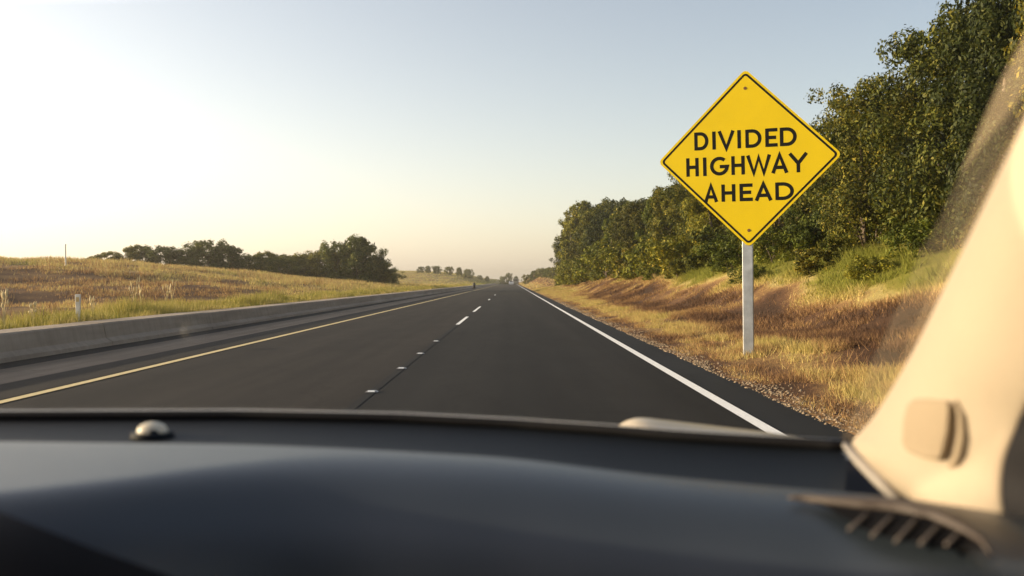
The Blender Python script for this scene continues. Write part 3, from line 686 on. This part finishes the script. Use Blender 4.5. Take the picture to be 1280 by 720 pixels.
# vent at the right end
LIPT=[(1000,617),(1040,622),(1090,627),(1130,631),(1170,640),(1205,655),(1232,673),(1240,688)]
LOWT=[(1000,619),(1040,638),(1070,655),(1095,667),(1130,675),(1170,680),(1210,683),(1240,688)]
vent=[]
VR=[[] for _ in range(7)]
for c in np.linspace(1000,1240,28):
    a_,b_=lerp(c,LIPT)+3,lerp(c,LOWT)
    for q in range(7): VR[q].append(cp(pad_at(c,a_+(b_-a_)*q/6,.011)))
vb=grid('air_vent',VR,M['vent'],car,0,True)
lipp=[cp(pad_at(c,lerp(c,LIPT)+5,.013)) for c in np.linspace(985,1240,26)]
lr=[.0010+.0065*math.sin(math.pi*min(1,max(0,(i/25))))**.7 for i in range(26)]
MB().tube(lipp,lr,10).build('vent_lip',M['lip'],vb,True)
for c0,y0_,c1,y1_ in ((1084,643,1062,662),(1116,645,1091,670),(1146,649,1121,677),(1174,656,1152,680),(1200,667,1184,682)):
    P_=[cp(pad_at(c0+(c1-c0)*u,y0_+(y1_-y0_)*u,.015)) for u in (0,.5,1)]
    MB().tube(P_,[.0017,.0017,.0017],6).build('vent_slat',M['slat'],vb,True)
# pillar
PL=[(1131,624,.93),(1100,596,.965),(1076,574,1.0),(1058,556,1.035),(1079,540,1.03),(1098,515,1.01),(1115,487,.985),(1133,456,.955),(1152,420,.92),(1171,380,.885),(1192,336,.85),(1216,287,.81),(1238,240,.775),(1260,194,.745),(1285,142,.71),(1330,50,.65),(1375,-50,.59),(1430,-180,.52)]
PR=[(1264,662,.80),(1258,640,.80),(1255,615,.80),(1257,590,.80),(1262,568,.79),(1270,548,.78),(1280,522,.77),(1292,498,.75),(1308,465,.73),(1325,430,.71),(1345,390,.69),(1370,345,.66),(1395,300,.63),(1420,255,.61),(1450,200,.58),(1500,110,.53),(1560,0,.48),(1640,-150,.42)]
rows=[]
for (a,b) in zip(PL,PR):
    A=at(*a);B=at(*b); r=[]
    nrm=Vector((-.75,-.55,.2)).normalized()
    for t in (-.03,0,.02,.08,.2,.35,.5,.65,.8,.92,.98,1,1.01):
        tt=max(0,min(1,t)); p=A.lerp(B,tt)+nrm*.028*math.sin(math.pi*tt)**.8
        if t<0: p=A+Vector((.012,.03,-.003))
        if t>1: p=B+Vector((.03,.02,0))
        r.append(cp(p))
    rows.append(r)
pil=grid('windscreen_pillar',rows,M['cream'],car,.004,True,1)
# grey trim strip along its lower left edge
mb=MB(); pts=[cp(at(px,py,d-.012)) for px,py,d in ((1056,556,1.035),(1075,577,1.0),(1100,602,.965),(1124,626,.93))]
MB().tube(pts,[.003,.0065,.007,.006],8).build('trim_strip',M['trimgrey'],pil,True)
# cover
def pill_pt(px,py,off):
    # point on pillar plane near px,py
    best=None
    for i in range(len(PL)-1):
        for u in np.linspace(0,1,14):
            A=at(*[PL[i][j]*(1-u)+PL[i+1][j]*u for j in range(3)]); B=at(*[PR[i][j]*(1-u)+PR[i+1][j]*u for j in range(3)])
            for t in np.linspace(.02,.98,90):
                p=A.lerp(B,t)+Vector((-.75,-.55,.2)).normalized()*.028*math.sin(math.pi*t)**.8
                q=((p.x/p.y*F+CX),HY-(p.z-EYE)/p.y*F); d=(q[0]-px)**2+(q[1]-py)**2
                if best is None or d<best[0]: best=(d,p)
    return best[1]+Vector((-.75,-.55,.2)).normalized()*off
def slab(name,outl,off0,off1,mat,parent,bw):
    mb=MB(); n=len(outl); V=[cp(pill_pt(x,y,off1)) for x,y in outl]+[cp(pill_pt(x,y,off0)) for x,y in outl]
    mb.add(V,[tuple(range(n)),tuple(range(2*n-1,n-1,-1))]+[(i,i+n,(i+1)%n+n,(i+1)%n) for i in range(n)])
    o=mb.build(name,mat,parent); 
    bm=bmesh.new(); bm.from_mesh(o.data); bmesh.ops.recalc_face_normals(bm,faces=bm.faces); bm.to_mesh(o.data); bm.free()
    bevel(o,bw,4); o.data.polygons.foreach_set('use_smooth',[True]*len(o.data.polygons)); return o
slab('airbag_cover',[(1146,500),(1165,499),(1188,501),(1194,507),(1192,540),(1187,568),(1180,577),(1160,574),(1138,565),(1132,556),(1134,530),(1139,508)],-.006,.009,M['creamdark'],pil,.005)
mb=MB(); pts=[cp(pill_pt(x,y,.001)) for x,y in ((1196,500),(1203,520),(1205,545),(1201,565),(1195,578),(1188,584))]
MB().tube(pts,[.002,.004,.005,.005,.0045,.002],8).build('cover_hinge',M['creamdark'],pil,True)
# door seal / dark panel right of the pillar
rows=[]
for b in PR:
    B=at(*b); rows.append([cp(B+Vector((-.004,.004,-.002))),cp(B+Vector((.012,-.03,0))),cp(B+Vector((.03,-.10,-.03))),cp(B+Vector((.10,-.14,-.05)))])
grid('door_seal',rows,M['black_i'],car,.004,True,1)
# windscreen glass
def glassmat():
    m,nt,b=newmat('windscreen_glass'); nt.nodes.remove(b)
    tr=N(nt,'ShaderNodeBsdfTransparent'); tr.inputs['Color'].default_value=(.93,.955,.945,1)
    gl=N(nt,'ShaderNodeBsdfGlossy'); gl.inputs['Roughness'].default_value=.02
    fr=N(nt,'ShaderNodeFresnel'); fr.inputs['IOR'].default_value=1.45
    mu=N(nt,'ShaderNodeMath',operation='MULTIPLY'); nt.links.new(fr.outputs[0],mu.inputs[0]); mu.inputs[1].default_value=.8
    ms=N(nt,'ShaderNodeMixShader'); nt.links.new(mu.outputs[0],ms.inputs[0]); nt.links.new(tr.outputs[0],ms.inputs[1]); nt.links.new(gl.outputs[0],ms.inputs[2])
    nt.links.new(ms.outputs[0],nt.nodes['Material Output'].inputs['Surface']); return m
M['glass']=glassmat()
base=[cp(at(c,lerp(c,RIMT)+2,lerp(c,RIMD)+.004)) for c in (-400,-200,0,300,500,640,850,960,1062)]
PLc=[cp(at(*p)+Vector((.004,.012,0))) for p in PL[3:]]   # along right pillar
rows=[base]
K=len(PLc)-1
for i in range(1,7):
    t=i/6; rp_=PLc[int(round(t*K))]; 
    r=[]
    for j,b in enumerate(base):
        u=j/(len(base)-1); dz=(rp_.z-base[-1].z); dy=(rp_.y-base[-1].y)*(.95)
        xr=base[0].x*(1-.12*t); x=b.x+(rp_.x-base[-1].x)*((b.x-base[0].x)/(base[-1].x-base[0].x))+ (xr-base[0].x)*(1-(b.x-base[0].x)/(base[-1].x-base[0].x))
        r.append(Vector((x,b.y+dy,b.z+dz)))
    rows.append(r)
gl=grid('windscreen',rows,M['glass'],car,0,True)
# faint glass reflection along the pillar, painted as a see-through tan strip
def reflectmat():
    m,nt,b=newmat('glass_reflection_tint'); b.inputs['Base Color'].default_value=(.70,.55,.36,1); b.inputs['Roughness'].default_value=.7
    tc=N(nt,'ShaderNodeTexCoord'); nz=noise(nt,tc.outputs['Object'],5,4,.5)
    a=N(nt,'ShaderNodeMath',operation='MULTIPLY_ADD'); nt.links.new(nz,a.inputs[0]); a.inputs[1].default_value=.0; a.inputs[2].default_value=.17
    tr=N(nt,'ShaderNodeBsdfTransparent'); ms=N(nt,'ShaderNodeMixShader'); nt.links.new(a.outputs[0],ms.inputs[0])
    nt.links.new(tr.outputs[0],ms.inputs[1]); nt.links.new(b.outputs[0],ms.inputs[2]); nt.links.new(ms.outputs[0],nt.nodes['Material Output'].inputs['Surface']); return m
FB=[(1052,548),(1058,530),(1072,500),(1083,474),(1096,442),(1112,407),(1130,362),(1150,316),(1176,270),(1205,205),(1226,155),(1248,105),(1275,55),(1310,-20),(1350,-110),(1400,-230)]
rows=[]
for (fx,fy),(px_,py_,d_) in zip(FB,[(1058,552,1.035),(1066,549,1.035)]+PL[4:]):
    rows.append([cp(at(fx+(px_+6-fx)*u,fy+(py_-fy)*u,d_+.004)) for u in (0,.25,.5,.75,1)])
grid('glass_reflection_strip',rows,reflectmat(),gl,0,True)
# bonnet
M['bonnet']=plain('bonnet_cream_paint',(.42,.35,.25),.4,coat=.2,var=.03)
rows=[]
for y,z in ((1.36,.99),(1.42,.998),(1.48,1.0),(1.53,1.003),(1.6,1.005),(1.7,.998),(1.8,.985),(2.1,.93),(2.4,.85),(2.5,.70),(2.52,.4)):
    r=[]
    for x in list(np.linspace(-1.22,.12,20))+list(np.linspace(.15,.62,24)):
        s=(x+.3)/.92; zz=z-.05*s*s-.10*max(0,abs(s)-.8)**1*2
        rid=lerp(x,[(.14,.96),(.18,1.056),(.215,1.071),(.433,1.045),(.54,1.030),(.62,1.0)])+.02; f_=math.exp(-((y-1.5)/.22)**2) if x>.15 else 0; zz=zz+max(0,rid-zz)*f_
        r.append(cp((x,y,zz-.02)))
    rows.append(r)
grid('bonnet',rows,M['bonnet'],car,.004,True,1)
# cowl under the glass
rows=[]
for y,z in ((1.08,.98),(1.31,1.09),(1.36,.985)):
    rows.append([cp((x,y-.25*max(0,(x+.1))**1.3,z-.03)) for x in np.linspace(-1.2,.55,20)])
grid('cowl',rows,M['black_i'],car,.003,True)
# cabin shell (roof, doors, floor, rear) so that the cabin is shaded as a cabin
M['head']=plain('headliner',(.12,.11,.10),.9); M['bodypaint']=M['bonnet']
zr_=1.52
rf=MB(); 
rows=[]
for y in (.42,.2,-.4,-1.2,-2.0):
    rows.append([cp((x,y,zr_+.05*math.cos((x+.3)/.75*1.3)-.0)) for x in np.linspace(-1.0,.45,12)])
grid('roof',rows,M['head'],car,.03,True)
def boxp(name,c,d,mat): 
    o=MB().box(cp(c),d).build(name,mat,car); bevel(o,.012,2); return o
boxp('floor_pan',(-.3,-.5,.25),(1.5,3.6,.06),M['black_i'])
for nm,x in (('door',-1.10),('door',.66)):
    boxp(nm,(x,-.2,.63),(.09,3.0,.72),M['black_i'])
boxp('rear_bulkhead',(-.3,-2.05,.75),(1.5,.08,1.0),M['black_i'])
for x in (-1.05,.60):
    for y in (-.45,-1.5): boxp('side_pillar',(x,y,1.25),(.06,.10,.56),M['black_i'])
MB().tube([cp((-1.12,1.14,1.02)),cp((-1.10,.98,1.12)),cp((-1.08,.80,1.21)),cp((-1.03,.42,1.53))],[.06,.12,.13,.08],12).build('windscreen_pillar',M['cream'],car,True)  # left pillar, out of view; thickened to keep the sun off the dash pad

# ------------------------------------------------------------------ light, sky, air
GL_H,GL_B,GL_A=.50,.20,.24
EL=11.0; AZ=-85.0        # degrees from +Y toward +X
sd_=Vector((math.sin(R(AZ))*math.cos(R(EL)),math.cos(R(AZ))*math.cos(R(EL)),math.sin(R(EL))))
w=bpy.data.worlds.new('World'); SC.world=w; w.use_nodes=True; nt=w.node_tree
bg=nt.nodes['Background']; sk=nt.nodes.new('ShaderNodeTexSky'); sk.sky_type='NISHITA'; sk.sun_disc=False
sk.sun_elevation=R(EL); sk.sun_rotation=R(AZ); sk.air_density=1.0; sk.dust_density=2.0; sk.ozone_density=1.0; sk.altitude=0
tc=nt.nodes.new('ShaderNodeTexCoord')
def vm(op,a,b=None):
    n=nt.nodes.new('ShaderNodeMath'); n.operation=op
    if op=='MULTIPLY_ADD': n.inputs[2].default_value=.5
    for i,x in enumerate((a,b)):
        if x is None: continue
        if isinstance(x,(int,float)): n.inputs[i].default_value=x
        else: nt.links.new(x,n.inputs[i])
    return n.outputs[0]
# dusty air near the sun and along the horizon, by world direction
dp=nt.nodes.new('ShaderNodeVectorMath'); dp.operation='DOT_PRODUCT'; nt.links.new(tc.outputs['Generated'],dp.inputs[0]); dp.inputs[1].default_value=tuple(Vector((math.sin(R(AZ)),math.cos(R(AZ)),0)))
g=vm('POWER',vm('MAXIMUM',vm('MULTIPLY_ADD',dp.outputs['Value'],.5),0),3)
sx_=nt.nodes.new('ShaderNodeSeparateXYZ'); nt.links.new(tc.outputs['Generated'],sx_.inputs[0])
hz_=vm('POWER',2.718,vm('MULTIPLY',vm('ABSOLUTE',sx_.outputs[2]),-4.2))
amt=vm('ADD',vm('MULTIPLY',hz_,vm('ADD',vm('MULTIPLY',g,GL_H),GL_B)),vm('ADD',vm('MULTIPLY',g,GL_A),.03))
sc1=nt.nodes.new('ShaderNodeVectorMath'); sc1.operation='SCALE'; sc1.inputs[0].default_value=(1,.865,.76); nt.links.new(amt,sc1.inputs['Scale'])
sc2=nt.nodes.new('ShaderNodeVectorMath'); sc2.operation='MULTIPLY'; nt.links.new(sk.outputs[0],sc2.inputs[0]); sc2.inputs[1].default_value=(.116,.108,.109)
ad=nt.nodes.new('ShaderNodeVectorMath'); ad.operation='ADD'; nt.links.new(sc1.outputs[0],ad.inputs[0]); nt.links.new(sc2.outputs[0],ad.inputs[1])
nt.links.new(ad.outputs[0],bg.inputs[0]); bg.inputs[1].default_value=1.0
sl=bpy.data.lights.new('sun','SUN'); sl.energy=5.0; sl.angle=R(.5); sl.color=(1,.79,.52)
so=bpy.data.objects.new('sun',sl); COL.objects.link(so); so.rotation_euler=sd_.to_track_quat('Z','Y').to_euler(); so.location=(-30,0,20)
HAZE=.0006
if HAZE:
    m=bpy.data.materials.new('haze_air'); m.use_nodes=True; nt=m.node_tree; nt.nodes.remove(nt.nodes['Principled BSDF'])
    pv=nt.nodes.new('ShaderNodeVolumePrincipled'); pv.inputs['Color'].default_value=(1,.90,.74,1); pv.inputs['Density'].default_value=HAZE; pv.inputs['Anisotropy'].default_value=.7
    nt.links.new(pv.outputs[0],nt.nodes['Material Output'].inputs['Volume'])
    o=MB().box((0,740,8.5),(3300,1800,21)).build('haze',m); o['kind']='stuff'
    tag(o,'warm haze lying over the road and fields')

cam=bpy.data.cameras.new('camera'); co=bpy.data.objects.new('camera',cam); COL.objects.link(co); SC.camera=co
co.location=(0,0,EYE); co.rotation_euler=(R(90)-math.atan(8/F),0,0)
cam.sensor_width=36; cam.lens=F/1280*36; cam.clip_end=6000; cam.clip_start=.02
cam.dof.use_dof=True; cam.dof.focus_distance=14; cam.dof.aperture_fstop=cam.lens/8.6
SC.view_settings.view_transform='Standard'; SC.view_settings.look='None'; SC.view_settings.exposure=.95; SC.view_settings.gamma=1
SC.cycles.volume_bounces=0; SC.cycles.max_bounces=8; SC.cycles.transparent_max_bounces=12
for p in sum(PROTO.values(),[]): 
    if 'hh' in p: del p['hh']
for o in bpy.data.objects:
    if 'hh' in o: del o['hh']
